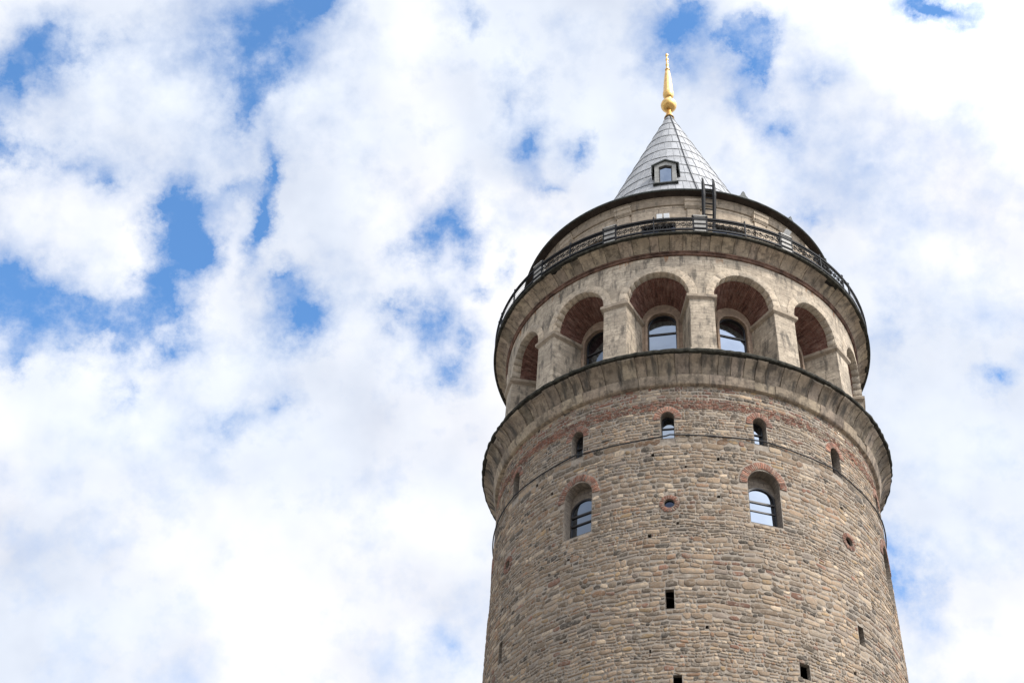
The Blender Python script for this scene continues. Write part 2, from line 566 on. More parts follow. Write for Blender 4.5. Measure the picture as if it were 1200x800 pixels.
def tube(mb, pts, r, n=6, mat=0):
    pts = [Vector(p) for p in pts]
    rings = []
    for i, p in enumerate(pts):
        d = (pts[min(i + 1, len(pts) - 1)] - pts[max(i - 1, 0)]).normalized()
        ref = UP if abs(d.z) < 0.9 else Vector((1, 0, 0))
        x = d.cross(ref).normalized()
        y = x.cross(d)
        rr = r[i] if isinstance(r, (list, tuple)) else r
        rings.append([mb.vert(p + (x * math.cos(2 * PI * k / n) + y * math.sin(2 * PI * k / n)) * rr, (k / n, i)) for k in range(n)])
    for i in range(len(pts) - 1):
        for k in range(n):
            mb.face((rings[i][k], rings[i][(k + 1) % n], rings[i + 1][(k + 1) % n], rings[i + 1][k]), mat)
    mb.face(rings[0][::-1], mat)
    mb.face(rings[-1], mat)


def spin(mb, prof, cx=0.0, cy=0.0, seg=32, mat=0):
    rows = [[mb.vert((cx + r * math.cos(2 * PI * k / seg), cy + r * math.sin(2 * PI * k / seg), z + Z0), (k / seg, z)) for k in range(seg)] for (r, z) in prof]
    for i in range(len(prof) - 1):
        for k in range(seg):
            mb.face((rows[i][k], rows[i][(k + 1) % seg], rows[i + 1][(k + 1) % seg], rows[i + 1][k]), mat)
    mb.face(rows[0][::-1], mat)
    mb.face(rows[-1], mat)


def arch(hw, z0, zs, rise, n=16):
    """outline, counter-clockwise from bottom left: straight jambs to zs, then an arc of the given rise"""
    p = [(-hw, z0), (hw, z0), (hw, zs)]
    for k in range(1, n):
        t = PI * k / n
        p.append((hw * math.cos(t), zs + rise * math.sin(t)))
    p.append((-hw, zs))
    return p


BEV = 0.9


def blocks(name, polys, rf, rb, col, inset, mats, parent=None, R0=8.2, mat_index=0, tilt=0.006, extra=None):
    """many separate stones of one masonry part: 8-point outlines in (arc metres, height)"""
    P = np.asarray(polys, float)                      # n,8,2
    n, kk = P.shape[0], P.shape[1]
    cen = P.mean(1, keepdims=True)
    d = P - cen
    L = np.linalg.norm(d, axis=2, keepdims=True)
    hmin = np.minimum(np.ptp(P[:, :, 0], axis=1), np.ptp(P[:, :, 1], axis=1))[:, None, None]
    sh = np.clip(1 - np.minimum(inset, hmin * 0.22) / np.maximum(L, 1e-4), 0.3, 1)
    ext = np.ptp(P, axis=1)[:, None, :]
    Q = cen + d * (1 - np.minimum(inset * 2 / np.maximum(ext, 1e-4), 0.4))
    rf = np.broadcast_to(np.asarray(rf, float), (n,))
    rfv = rf[:, None] + rng.uniform(-tilt, tilt, (n, kk))
    rings = [(P, np.broadcast_to(np.asarray(rb, float).reshape(-1, 1) if np.ndim(rb) else rb, (n, kk))),
             (P, np.broadcast_to(rf[:, None] - inset * BEV, (n, kk))), (Q, rfv)]
    V = []
    for (q, r) in rings:
        th = q[:, :, 0] / R0
        V.append(np.stack([r * np.sin(th), -r * np.cos(th), q[:, :, 1] + Z0], -1))
    V = np.concatenate(V, 1)                          # n,24,3
    UVs = np.concatenate([P, P, Q], 1)
    base = []
    for ring in range(2):
        for k in range(kk):
            a, b_ = ring * kk + k, ring * kk + (k + 1) % kk
            base.append((a, b_, b_ + kk, a + kk))
    quads = np.array(base)
    nq = len(quads)
    nv = 3 * kk
    off = (np.arange(n) * nv)
    qi = (quads[None] + off[:, None, None]).reshape(n, -1)            # n, nq*4
    top = np.arange(2 * kk, 3 * kk)[None] + off[:, None]                       # n,8
    loops = np.concatenate([qi, top], 1).reshape(-1)
    sizes = np.tile(np.array([4] * nq + [kk]), n)
    verts = V.reshape(-1, 3)
    cols = np.repeat(np.asarray(col, float), nv, axis=0)
    uvv = UVs.reshape(-1, 2)
    midx = np.full(len(sizes), mat_index, dtype=np.int32)
    if extra is not None:                              # another builder's faces go into the same mesh
        ev = np.array(extra.v)
        el = []
        es = []
        for f in extra.f:
            el.extend([i + len(verts) for i in f])
            es.append(len(f))
        loops = np.concatenate([loops, np.array(el)])
        sizes = np.concatenate([sizes, np.array(es)])
        midx = np.concatenate([midx, np.array(extra.m, dtype=np.int32)])
        verts = np.concatenate([verts, ev])
        uvv = np.concatenate([uvv, np.array(extra.uv)])
        cols = np.concatenate([cols, np.full((len(ev), 3), 0.2)])
    me = bpy.data.meshes.new(name)
    me.vertices.add(len(verts))
    me.vertices.foreach_set("co", verts.astype(np.float32).ravel())
    me.loops.add(len(loops))
    me.loops.foreach_set("vertex_index", loops.astype(np.int32))
    me.polygons.add(len(sizes))
    st = np.concatenate([[0], np.cumsum(sizes)[:-1]])
    me.polygons.foreach_set("loop_start", st.astype(np.int32))
    for x in (mats if isinstance(mats, (list, tuple)) else [mats]):
        me.materials.append(x)
    me.polygons.foreach_set("material_index", midx)
    ul = me.uv_layers.new(name="uv")
    ul.data.foreach_set("uv", uvv[loops].astype(np.float32).ravel())
    ca = me.color_attributes.new("rock", "FLOAT_COLOR", "POINT")
    ca.data.foreach_set("color", np.concatenate([cols, np.ones((len(cols), 1))], 1).astype(np.float32).ravel())
    me.update(calc_edges=True)
    me.validate()
    o = bpy.data.objects.new(name, me)
    COL.objects.link(o)
    if parent is not None:
        o.parent = parent
    return o


def octo(s0, s1, z0, z1, j=0.0, cut=0.25):
    """8-point stone outline with knocked-off corners"""
    w, h = s1 - s0, z1 - z0
    c = [random.uniform(0.06, cut) for _ in range(8)]
    cw = min(w, h * 1.6)
    pts = [(s0 + c[0] * cw, z0), (s1 - c[1] * cw, z0), (s1, z0 + c[2] * h), (s1, z1 - c[3] * h),
           (s1 - c[4] * cw, z1), (s0 + c[5] * cw, z1), (s0, z1 - c[6] * h), (s0, z0 + c[7] * h)]
    if j:
        pts = [(x + random.uniform(-j, j), y + random.uniform(-j, j)) for x, y in pts]
    return pts


def quad8(a, b, c, d):
    """straight-sided block as an 8-point outline"""
    out = []
    for p, q in ((a, b), (b, c), (c, d), (d, a)):
        out.append(p)
        out.append(((p[0] + q[0]) / 2, (p[1] + q[1]) / 2))
    return out


# ------------------------------------------------------------------ ground
g = MB()
S = 900
ids = [g.vert((x, y, 0), (x, y)) for x, y in ((-S, -S), (S, -S), (S, S), (-S, S))]
g.face(ids)
PAVE = mat_ashlar("granite_paving", (0.24, 0.23, 0.215), 0.5, 0.25, stain=0.2)
ground = g.build("ground", PAVE)
ground["kind"] = "structure"

# ------------------------------------------------------------------ the tower
tower = bpy.data.objects.new("stone_tower", None)
COL.objects.link(tower)
tower["label"] = "tall round rubble-stone tower with arched gallery and pointed grey lead roof"
tower["category"] = "tower"

RS = 8.2
BAY = 360 / 14
C0 = -5.45                                    # azimuth of the arch that faces the camera
BAYS = [C0 + BAY * k for k in range(-6, 8)]
ZB = 33.42                                    # underside of the lower cornice

SMALL = [-56.0, -29.75, -3.6, 21.45, 46.6] + [46.6 + 25.75 * k for k in range(1, 9)]
SMALL = [a if a <= 180 else a - 360 for a in SMALL]
BIG = [-29.0, 21.1, 73.0, 124.0, 172.0, -132.0, -80.0]
OCU = [-3.7, 47.3, 98.5, 149.0, -157.0, -108.0, -57.7]
SLIT = [(-4.2, 23.37, 24.13, 0.155), (46.9, 23.40, 24.15, 0.15), (-58.2, 23.5, 24.4, 0.14), (27.3, 21.20, 21.75, 0.19), (-2.9, 19.9, 20.87, 0.15),
        (98, 23.4, 24.2, 0.15), (149, 23.4, 24.2, 0.15), (-157, 23.4, 24.2, 0.15), (-108, 23.4, 24.2, 0.15),
        (34.5, 16.5, 17.3, 0.15), (-40, 15.2, 16.0, 0.15), (8.0, 12.5, 13.3, 0.15), (80, 14, 14.8, 0.15), (-90, 13, 13.8, 0.15)]

openings = []          # (centre s, outline in (s,z), depth, cap)
zones = []             # functions: row z-range -> blocked (s0,s1) or None
for a in SMALL:
    s = rad(a) * RS
    openings.append((s, arch(0.265, 30.80, 31.82, 0.28, 12), 0.5, False))
    zones.append((s, 0.265, 30.80, 31.82, 0.27, 0.54))
for a in BIG:
    s = rad(a) * RS
    openings.append((s, arch(0.62, 27.12, 28.90, 0.64, 16), 0.62, False))
    zones.append((s, 0.62, 27.12, 28.90, 0.40, 0.95))
for a in OCU:
    s = rad(a) * RS
    openings.append((s, [(0.19 * math.cos(2 * PI * k / 16), 27.75 + 0.19 * math.sin(2 * PI * k / 16)) for k in range(16)], 0.3, True))
for a, z0, z1, hw in SLIT:
    s = rad(a) * RS
    openings.append((s, [(-hw, z0), (hw, z0), (hw * 0.95, z1), (-hw * 0.97, z1)], 0.20, False))
putlog = []
tries = 0
while len(putlog) < 210 and tries < 9000:
    tries += 1
    s = random.uniform(-25.2, 25.2)
    z = random.uniform(2, 31.8)
    if all(abs(s - o[0]) > 1.2 or z < min(p[1] for p in o[1]) - 0.35 or z > max(p[1] for p in o[1]) + 0.7 for o in openings) and all(math.hypot(s - q[0], z - q[1]) > 1.0 for q in putlog):
        putlog.append((s, z, random.uniform(0.035, 0.075), random.uniform(0.04, 0.075)))
for s, z, w, h in putlog:
    openings.append((s, [(-w, z - h), (w, z - h), (w * 0.9, z + h), (-w * 0.8, z + h * 0.9)], 0.10, False))


def blocked(z0, z1):
    out = []
    zs_ = [z0 + (z1 - z0) * t for t in (0.0, 0.5, 1.0)]
    for (s, hw, b, sp, th, R1) in zones:
        m = 0
        for z in zs_:
            if b - 0.02 < z <= sp - 0.02:
                m = max(m, hw + 0.02)
            elif sp - 0.02 < z < sp + R1 + 0.02:
                dz = max(0.0, z - sp)
                m = max(m, math.sqrt(max(0.0, (R1 + 0.02) ** 2 - dz * dz)))
        if m > 0.05:
            out.append((s - m, s + m))
    for a in OCU:
        s = rad(a) * RS
        m = max(math.sqrt(max(0.0, 0.375 ** 2 - (z - 27.75) ** 2)) for z in zs_)
        if m > 0.05:
            out.append((s - m, s + m))
    for a, b, t, hw in SLIT:
        if z1 > b + 0.03 and z0 < t - 0.03:
            s = rad(a) * RS
            out.append((s - hw - 0.01, s + hw + 0.01))
    for s, z, w, h in putlog:
        if z1 > z - h + 0.02 and z0 < z + h - 0.02:
            out.append((s - w, s + w))
    return sorted(out)


PAL = np.array([(0.285, 0.228, 0.172), (0.250, 0.197, 0.148), (0.330, 0.268, 0.206), (0.430, 0.365, 0.290), (0.210, 0.170, 0.132),
                (0.150, 0.128, 0.105), (0.095, 0.086, 0.076), (0.250, 0.170, 0.118), (0.300, 0.225, 0.140), (0.235, 0.205, 0.180), (0.210, 0.125, 0.095)])
PAL = PAL * np.array([0.96, 0.885, 0.81])
PW = np.array([0.15, 0.16, 0.14, 0.11, 0.12, 0.10, 0.07, 0.07, 0.03, 0.05, 0.02])
PWT = np.array([0.14, 0.13, 0.10, 0.09, 0.13, 0.13, 0.11, 0.06, 0.01, 0.04, 0.06])
PAL_B = np.array([(0.225, 0.125, 0.090), (0.20, 0.118, 0.088), (0.275, 0.175, 0.13), (0.165, 0.105, 0.083)]) * np.array([1.14, 0.95, 0.90])
WAVES = [(random.choice([2, 3, 5, 7, 9, 12, 17, 23]), random.uniform(0, 6.28), random.uniform(0.3, 1.0)) for _ in range(10)]


def wob(s, z):
    t = s / RS
    v = 0
    for k, ph, am in WAVES:
        v += am * math.sin(k * t + ph + z * 0.9 * (1 if k % 2 else -1))
    return v * 0.017 + 0.034 * math.sin(s * 2.9 + z * 1.7) * math.sin(s * 1.31 - z * 2.3) + 0.020 * math.sin(s * 7.1 + z * 3.3)


def near(s, z):
    """keep courses straight close to openings, so that the cut edges stay tidy"""
    d = 9.0
    for o in zones:
        dz = max(o[2] - z, z - (o[3] + o[5]), 0)
        d = min(d, math.hypot(max(abs(s - o[0]) - o[5], 0), dz))
    return min(1.0, d / 0.8)


st_poly, st_rf, st_col = [], [], []
z = -Z0 + 0.02
LIM = PI * RS
while z < ZB - 0.05:
    band = 32.22 < z < 32.62
    thin = z > 32.6
    h = 0.072 if band else random.choice([0.11, 0.13, 0.15, 0.16, 0.18, 0.19, 0.22, 0.25]) * (1.0 + 0.18 * math.sin(z * 1.1))
    if z + h > ZB - 0.04:
        h = ZB - z
    elif not band and z < 32.22 < z + h:
        h = 32.23 - z if 32.23 - z > 0.05 else h
    z0, z1 = z, z + h
    bl = blocked(z0, z1)
    cur = -LIM
    spans = []
    for b0, b1 in bl:
        if b0 > cur + 0.03:
            spans.append((cur, b0))
        cur = max(cur, b1)
    if cur < LIM:
        spans.append((cur, LIM))
    for (p0, p1) in spans:
        s = p0
        while s < p1 - 0.02:
            an = 0.5 + 0.5 * math.sin(s * 0.55 + 1.3) * math.sin(s * 0.23 + 0.4)
            isb = band and random.random() < 0.35 + 0.65 * an
            w = random.uniform(0.18, 0.28) if isb else max(0.10, min(0.95, random.lognormvariate(math.log(h * 1.30), 0.48)))
            if p1 - s - w < 0.09:
                w = p1 - s
            w = min(w, p1 - s)
            gx = random.uniform(0.006, 0.016)
            gz = random.uniform(0.004, 0.012)
            sm = s + w / 2
            parts = [(z0, z1)]
            if not band and h > 0.21 and w < 0.4 and random.random() < 0.18:
                q = z0 + h * random.uniform(0.4, 0.6)
                parts = [(z0, q), (q, z1)]
            for (y0, y1) in parts:
                if isb:
                    pts = octo(s + gx, s + w - gx, y0 + gz, y1 - gz, 0.004, 0.12)
                else:
                    hh = y1 - y0
                    pts = octo(s + gx, s + w - gx, y0 + gz + random.uniform(-0.05, 0.20) * hh, y1 - gz - random.uniform(-0.05, 0.20) * hh, 0.016, 0.46)
                k = near(sm, y0)
                # no stone spills over a cut edge
                pts = [(min(max(x, s + 0.002), s + w - 0.002), y + (wob(x, y) * k if z < 31.9 else wob(x, y) * 0.4)) for x, y in pts]
                st_poly.append(pts)
                st_rf.append(RS + random.uniform(-0.010, 0.006) + (0.012 if isb else 0))
                if isb:
                    c = PAL_B[random.randrange(4)] * random.uniform(0.75, 1.15)
                else:
                    c = PAL[rng.choice(len(PAL), p=(PWT if thin else PW) / (PWT if thin else PW).sum())] * random.uniform(0.72, 1.22)
                    if thin and random.random() < 0.18:
                        c = PAL_B[random.randrange(4)] * random.uniform(0.6, 1.0)
                st_col.append(c)
            s += w
    z = z1

# mortar core wall with every opening cut through it (triangulated on the unrolled cylinder)
RB = RS - 0.016
pts2, edges2 = [], []
for i in range(int(LIM * 2 / 0.4) + 1):
    s = -LIM + i * (2 * LIM / int(LIM * 2 / 0.4))
    for zz in np.linspace(-Z0, ZB + 0.3, 36):
        pts2.append(Vector((s, float(zz))))
hole_polys = []
for (s, ol, dep, cap) in openings:
    b = len(pts2)
    poly = [(s + x, y) for x, y in ol]
    hole_polys.append(poly)
    for p in poly:
        pts2.append(Vector(p))
    for k in range(len(poly)):
        edges2.append((b + k, b + (k + 1) % len(poly)))
vo, eo, fo, _, _, _ = delaunay_2d_cdt(pts2, edges2, [], 0, 1e-5)


def inside(p, poly):
    c = False
    j = len(poly) - 1
    for i in range(len(poly)):
        if (poly[i][1] > p[1]) != (poly[j][1] > p[1]) and p[0] < (poly[j][0] - poly[i][0]) * (p[1] - poly[i][1]) / (poly[j][1] - poly[i][1]) + poly[i][0]:
            c = not c
        j = i
    return c


hb = [(min(p[0] for p in q), max(p[0] for p in q), min(p[1] for p in q), max(p[1] for p in q)) for q in hole_polys]
core = MB()
for v in vo:
    t = v[0] / RS
    core.vert((RB * math.sin(t), -RB * math.cos(t), v[1] + Z0), (v[0], v[1]))
for f in fo:
    cx = sum(vo[i][0] for i in f) / 3
    cz = sum(vo[i][1] for i in f) / 3
    hit = False
    for q, bb in zip(hole_polys, hb):
        if bb[0] < cx < bb[1] and bb[2] < cz < bb[3] and inside((cx, cz), q):
            hit = True
            break
    if not hit:
        core.face(f, 1)
for (s, ol, dep, cap) in openings:
    n = len(ol)
    a_ = []
    b_ = []
    rf_ = RS - 0.005
    L = 0
    for k, (x, y) in enumerate(ol):
        t = (s + x) / RS
        if k:
            L += math.hypot(x - ol[k - 1][0], y - ol[k - 1][1])
        a_.append(core.vert((rf_ * math.sin(t), -rf_ * math.cos(t), y + Z0), (0.0, L)))
        r2 = RS - dep
        b_.append(core.vert((r2 * math.sin(t), -r2 * math.cos(t), y + Z0), (dep, L)))
    for k in range(n):
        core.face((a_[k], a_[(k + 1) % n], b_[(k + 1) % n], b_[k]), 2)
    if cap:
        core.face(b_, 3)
BEV = 0.32
shaft = blocks("shaft_wall", st_poly, st_rf, RB - 0.03, st_col, 0.024, [STONE, MORTAR, REVEAL, DARK], tower, extra=core, tilt=0.008)


# ------------------------------------------------------------------ shaft windows
def frame_ring(mb, a, outer, inner, r0, r1, mat=0):
    n = len(outer)
    rings = []
    for (pl, r) in ((outer, r0), (outer, r1), (inner, r1), (inner, r0)):
        rings.append([mb.vert(local(a, r, x, y), (x, y)) for x, y in pl])
    for q in range(4):
        A, B = rings[q], rings[(q + 1) % 4]
        for k in range(n):
            mb.face((A[k], A[(k + 1) % n], B[(k + 1) % n], B[k]), mat)


def pane_mesh(a, r, ol, mat, parent, tilt=0.0):
    mb = MB()
    zc = sum(y for _, y in ol) / len(ol)
    A = [mb.vert(local(a, r + (y - zc) * tilt, x, y), (x, y)) for x, y in ol]
    B = [mb.vert(local(a, r - 0.02 + (y - zc) * tilt, x, y), (x, y)) for x, y in ol]
    mb.face(A)
    mb.face(B[::-1])
    n = len(ol)
    for k in range(n):
        mb.face((A[k], B[k], B[(k + 1) % n], A[(k + 1) % n]))
    return mb.build("pane", mat, parent)


def make_window(a, r, hw, z0, zs, rise, t, bars, glass, n=16, depth=0.08, parent=tower, tilt=0.0):
    mb = MB()
    outer = arch(hw, z0, zs, rise, n)
    inner = arch(hw - t, z0 + t, zs, rise - t, n)
    frame_ring(mb, a, outer, inner, r - depth / 2, r + depth / 2)
    w = mb.build("window", FRAME, parent)
    for zb, tb in bars:
        m2 = MB()
        lbox(m2, a, r + 0.004, 0, zb, 2 * (hw - t) + 0.004, depth * 0.8, tb)
        m2.build("transom", FRAME, w)
    pane_mesh(a, r - 0.01, arch(hw - t + 0.004, z0 + t - 0.004, zs, rise - t + 0.004, n), glass, w, tilt + random.uniform(-0.03, 0.03))
    return w


def brick_arch(parent, a, zc, R0_, R1_, t0, t1, n, peak=0.0, col=1.0, rf=RS + 0.02, rb=RS - 0.25, full=False):
    s0 = rad(a) * RS
    polys, cols = [], []
    for k in range(n):
        g = 0.10
        u0 = t0 + (t1 - t0) * (k + g) / n
        u1 = t0 + (t1 - t0) * (k + 1 - g) / n

        def pt(R_, u):
            pk = peak * max(0.0, math.sin(u)) ** 6
            return (s0 + R_ * math.cos(u), zc + (R_ + pk) * math.sin(u))
        polys.append(quad8(pt(R0_, u1), pt(R0_, u0), pt(R1_ + random.uniform(-0.02, 0.02), u0), pt(R1_ + random.uniform(-0.02, 0.02), u1))[::1])
        cols.append(PAL_B[random.randrange(4)] * random.uniform(0.75, 1.2) * col)
    # mortar bed behind the bricks
    ex = MB()
    m = 48
    prev = None
    for k in range(m + 1):
        u = t0 + (t1 - t0) * k / m
        pk = peak * max(0.0, math.sin(u)) ** 6
        row = []
        for (R_, r_) in ((R0_ + 0.004, rb), (R0_ + 0.004, RS), (R1_ - 0.01, RS), (R1_ - 0.01, rb)):
            x, y = R_ * math.cos(u), (R_ + pk) * math.sin(u)
            th = (s0 + x) / RS
            row.append(ex.vert((r_ * math.sin(th), -r_ * math.cos(th), zc + y + Z0), (u, R_)))
        if prev:
            for q in range(3):
                ex.face((prev[q], prev[q + 1], row[q + 1], row[q]), 1)
        prev = row
    return blocks("brick_arch", polys, RS + 0.022 if rf is None else rf, rb, cols, 0.008, [STONE, MORTAR], parent, extra=ex, tilt=0.004)


for i, a in enumerate(SMALL):
    w = make_window(a, RS - 0.36, 0.265, 30.80, 31.82, 0.28, 0.045, [(31.53, 0.05)], GLASS if a != 46.6 else GLASSD, 12)
    brick_arch(w, a, 31.80, 0.285, 0.54, -0.12, PI + 0.12, 15, 0.04, 1.15)
for a in BIG:
    w = make_window(a, RS - 0.46, 0.62, 27.12, 28.45, 0.60, 0.07, [(28.36, 0.075), (27.95, 0.06)], GLASS)
    # plastered lunette above the set-back glazing
    mb = MB()
    lo = [(0.62 * math.cos(PI * k / 16), 28.45 + 0.60 * math.sin(PI * k / 16)) for k in range(17)]
    hi = [(0.66 * math.cos(PI * k / 16), 28.90 + 0.68 * math.sin(PI * k / 16)) for k in range(17)]
    A = [mb.vert(local(a, RS - 0.45, *p), p) for p in lo]
    B = [mb.vert(local(a, RS - 0.45, *p), p) for p in hi]
    for k in range(16):
        mb.face((A[k], A[k + 1], B[k + 1], B[k]))
    mb.build("lunette", REVEAL, w)
    brick_arch(w, a, 28.90, 0.645, 0.93, -0.06, PI + 0.06, 32, 0.08, 0.95)
for a in OCU:
    mb = MB()
    ring_o = [(0.19 * math.cos(2 * PI * k / 16), 27.75 + 0.19 * math.sin(2 * PI * k / 16)) for k in range(16)]
    o = pane_mesh(a, RS - 0.09, ring_o, GLASSD, tower)
    o.name = "round_window"
    brick_arch(o, a, 27.75, 0.195, 0.37, 0, 2 * PI, 20, 0.0, 0.80)


# ------------------------------------------------------------------ lower cornice
def chunky(name, prof, avg, mats, parent, jit=0.02, gap=0.012, rr=8.6, step=1.0, chip=0.15, mat=0, bm=1):
    """a cornice course: separate stones side by side round the tower, each cut to the profile"""
    mb = MB()
    mb.c = []
    a = -180.0
    while a < 180 - 0.5:
        w = math.degrees(avg * random.uniform(0.65, 1.4) / rr)
        if a + w > 178.5:
            w = 180 - a
        ga = math.degrees(gap / rr)
        j = random.uniform(-jit, jit)
        jz = random.uniform(-jit, jit) * 0.3
        pr = [(r + j * (1 if 0 < i < len(prof) - 1 else 0.6) + random.uniform(-jit, jit) * 0.35, zz + jz) for i, (r, zz) in enumerate(prof)]
        if random.random() < chip:          # a broken lip
            pr = [(r - 0.07 * (i / (len(pr) - 1)) ** 2, zz) for i, (r, zz) in enumerate(pr)]
        lathe(mb, pr, a + ga, a + w - ga, max(2, int(w / step)), mat, rr, jit=jit * 0.45)
        # stone ends
        for aa in (a + ga, a + w - ga):
            f = [mb.vert(cyl(aa, r, zz), (rad(aa) * rr, zz)) for r, zz in pr]
            g2 = [mb.vert(cyl(aa, r - 0.10, zz), (rad(aa) * rr, zz)) for r, zz in pr]
            for k in range(len(pr) - 1):
                mb.face((f[k], f[k + 1], g2[k + 1], g2[k]), mat)
        v = random.choice([0.62, 0.78, 0.88, 0.95, 1.0, 1.05, 1.12])
        mb.c += [(v, v * random.uniform(0.97, 1.0), v * random.uniform(0.93, 1.0), 1)] * (len(mb.v) - len(mb.c))
        a += w
    lathe(mb, [(r - 0.07, zz + 0.005) for r, zz in prof], seg=180, mat=bm, rref=rr)
    mb.c += [(0.5, 0.5, 0.5, 1)] * (len(mb.v) - len(mb.c))
    return mb.build(name, mats, parent, smooth=35)


mould = [(8.17, 33.38), (8.29, 33.40), (8.345, 33.43), (8.375, 33.50), (8.40, 33.60), (8.43, 33.72), (8.455, 33.81)]
cav = [(8.40, 33.81), (8.44, 33.90), (8.51, 34.02), (8.58, 34.15), (8.67, 34.27), (8.78, 34.38), (8.89, 34.45), (8.93, 34.50)]
lc = chunky("lower_cornice", mould, 0.95, [CORNB, MORTAR], tower, 0.010, 0.006)
chunky("corbel_course", cav, 0.52, [CAVET, MORTAR], lc, 0.045, 0.012, 8.7)
mb = MB()
NS = 300
prof0 = [(8.80, 34.53), (8.98, 34.54), (9.01, 34.57), (9.02, 34.65), (8.98, 34.72), (8.80, 34.76), (6.6, 34.78)]
rows = []
for k in range(NS + 1):
    a = -180 + 360 * k / NS
    jr = 0.018 * math.sin(a * 3.1) * math.sin(a * 0.7) + (random.uniform(-0.018, 0.018) if 0 < k < NS else 0)
    jz = random.uniform(-0.012, 0.012) if 0 < k < NS else 0
    rows.append([mb.vert(cyl(a, r + (jr if 0 < i < 5 else 0), zz + (jz if 0 < i < 5 else 0)), (rad(a) * 9, zz + i * 0.1)) for i, (r, zz) in enumerate(prof0)])
for k in range(NS):
    for i in range(len(prof0) - 1):
        mb.face((rows[k][i], rows[k + 1][i], rows[k + 1][i + 1], rows[k][i + 1]))
mb.build("gallery_ledge", MOSS, tower)

# ------------------------------------------------------------------ gallery: piers, arches, vaults, back wall, windows
RA = 8.25
RI = 6.80
HB = BAY / 2
AHW = 1.34                      # half width of an opening at the front
BHW = 0.86                      # and at the back, the jambs are splayed
ZF, ZI, ZS = 34.77, 38.28, 38.62
HA = math.degrees(AHW / RA)
HBk = math.degrees(BHW / RI)


def pier_outline(a, off=0.0):
    """plan outline of a pier (a = its centre azimuth): back left, front left, front right, back right"""
    pf = HB - HA
    pb = HB - HBk
    pts = []
    of = math.degrees(off / RA)
    ob = math.degrees(off / RI)
    pts.append((a - pb - ob, RI))
    for k in range(5):
        pts.append((a - pf - of + (pf + of) * 2 * k / 4, RA + off))
    pts.append((a + pb + ob, RI))
    return pts


def prism(mb, a, levels, mat=0):
    """levels: (z, offset)"""
    rows = []
    for z_, off in levels:
        pl = pier_outline(a, off)
        row = []
        L = 0
        for k, (aa, r) in enumerate(pl):
            if k:
                p, q = Vector(cyl(aa, r, 0)), Vector(cyl(pl[k - 1][0], pl[k - 1][1], 0))
                L += (p - q).length
            row.append(mb.vert(cyl(aa, r, z_), (L + a * 0.37, z_ + off)))
        rows.append(row)
    for i in range(len(rows) - 1):
        for k in range(len(rows[0]) - 1):
            mb.face((rows[i][k], rows[i][k + 1], rows[i + 1][k + 1], rows[i + 1][k]), mat)
    mb.face(rows[-1], mat)
    mb.face(rows[0][::-1], mat)


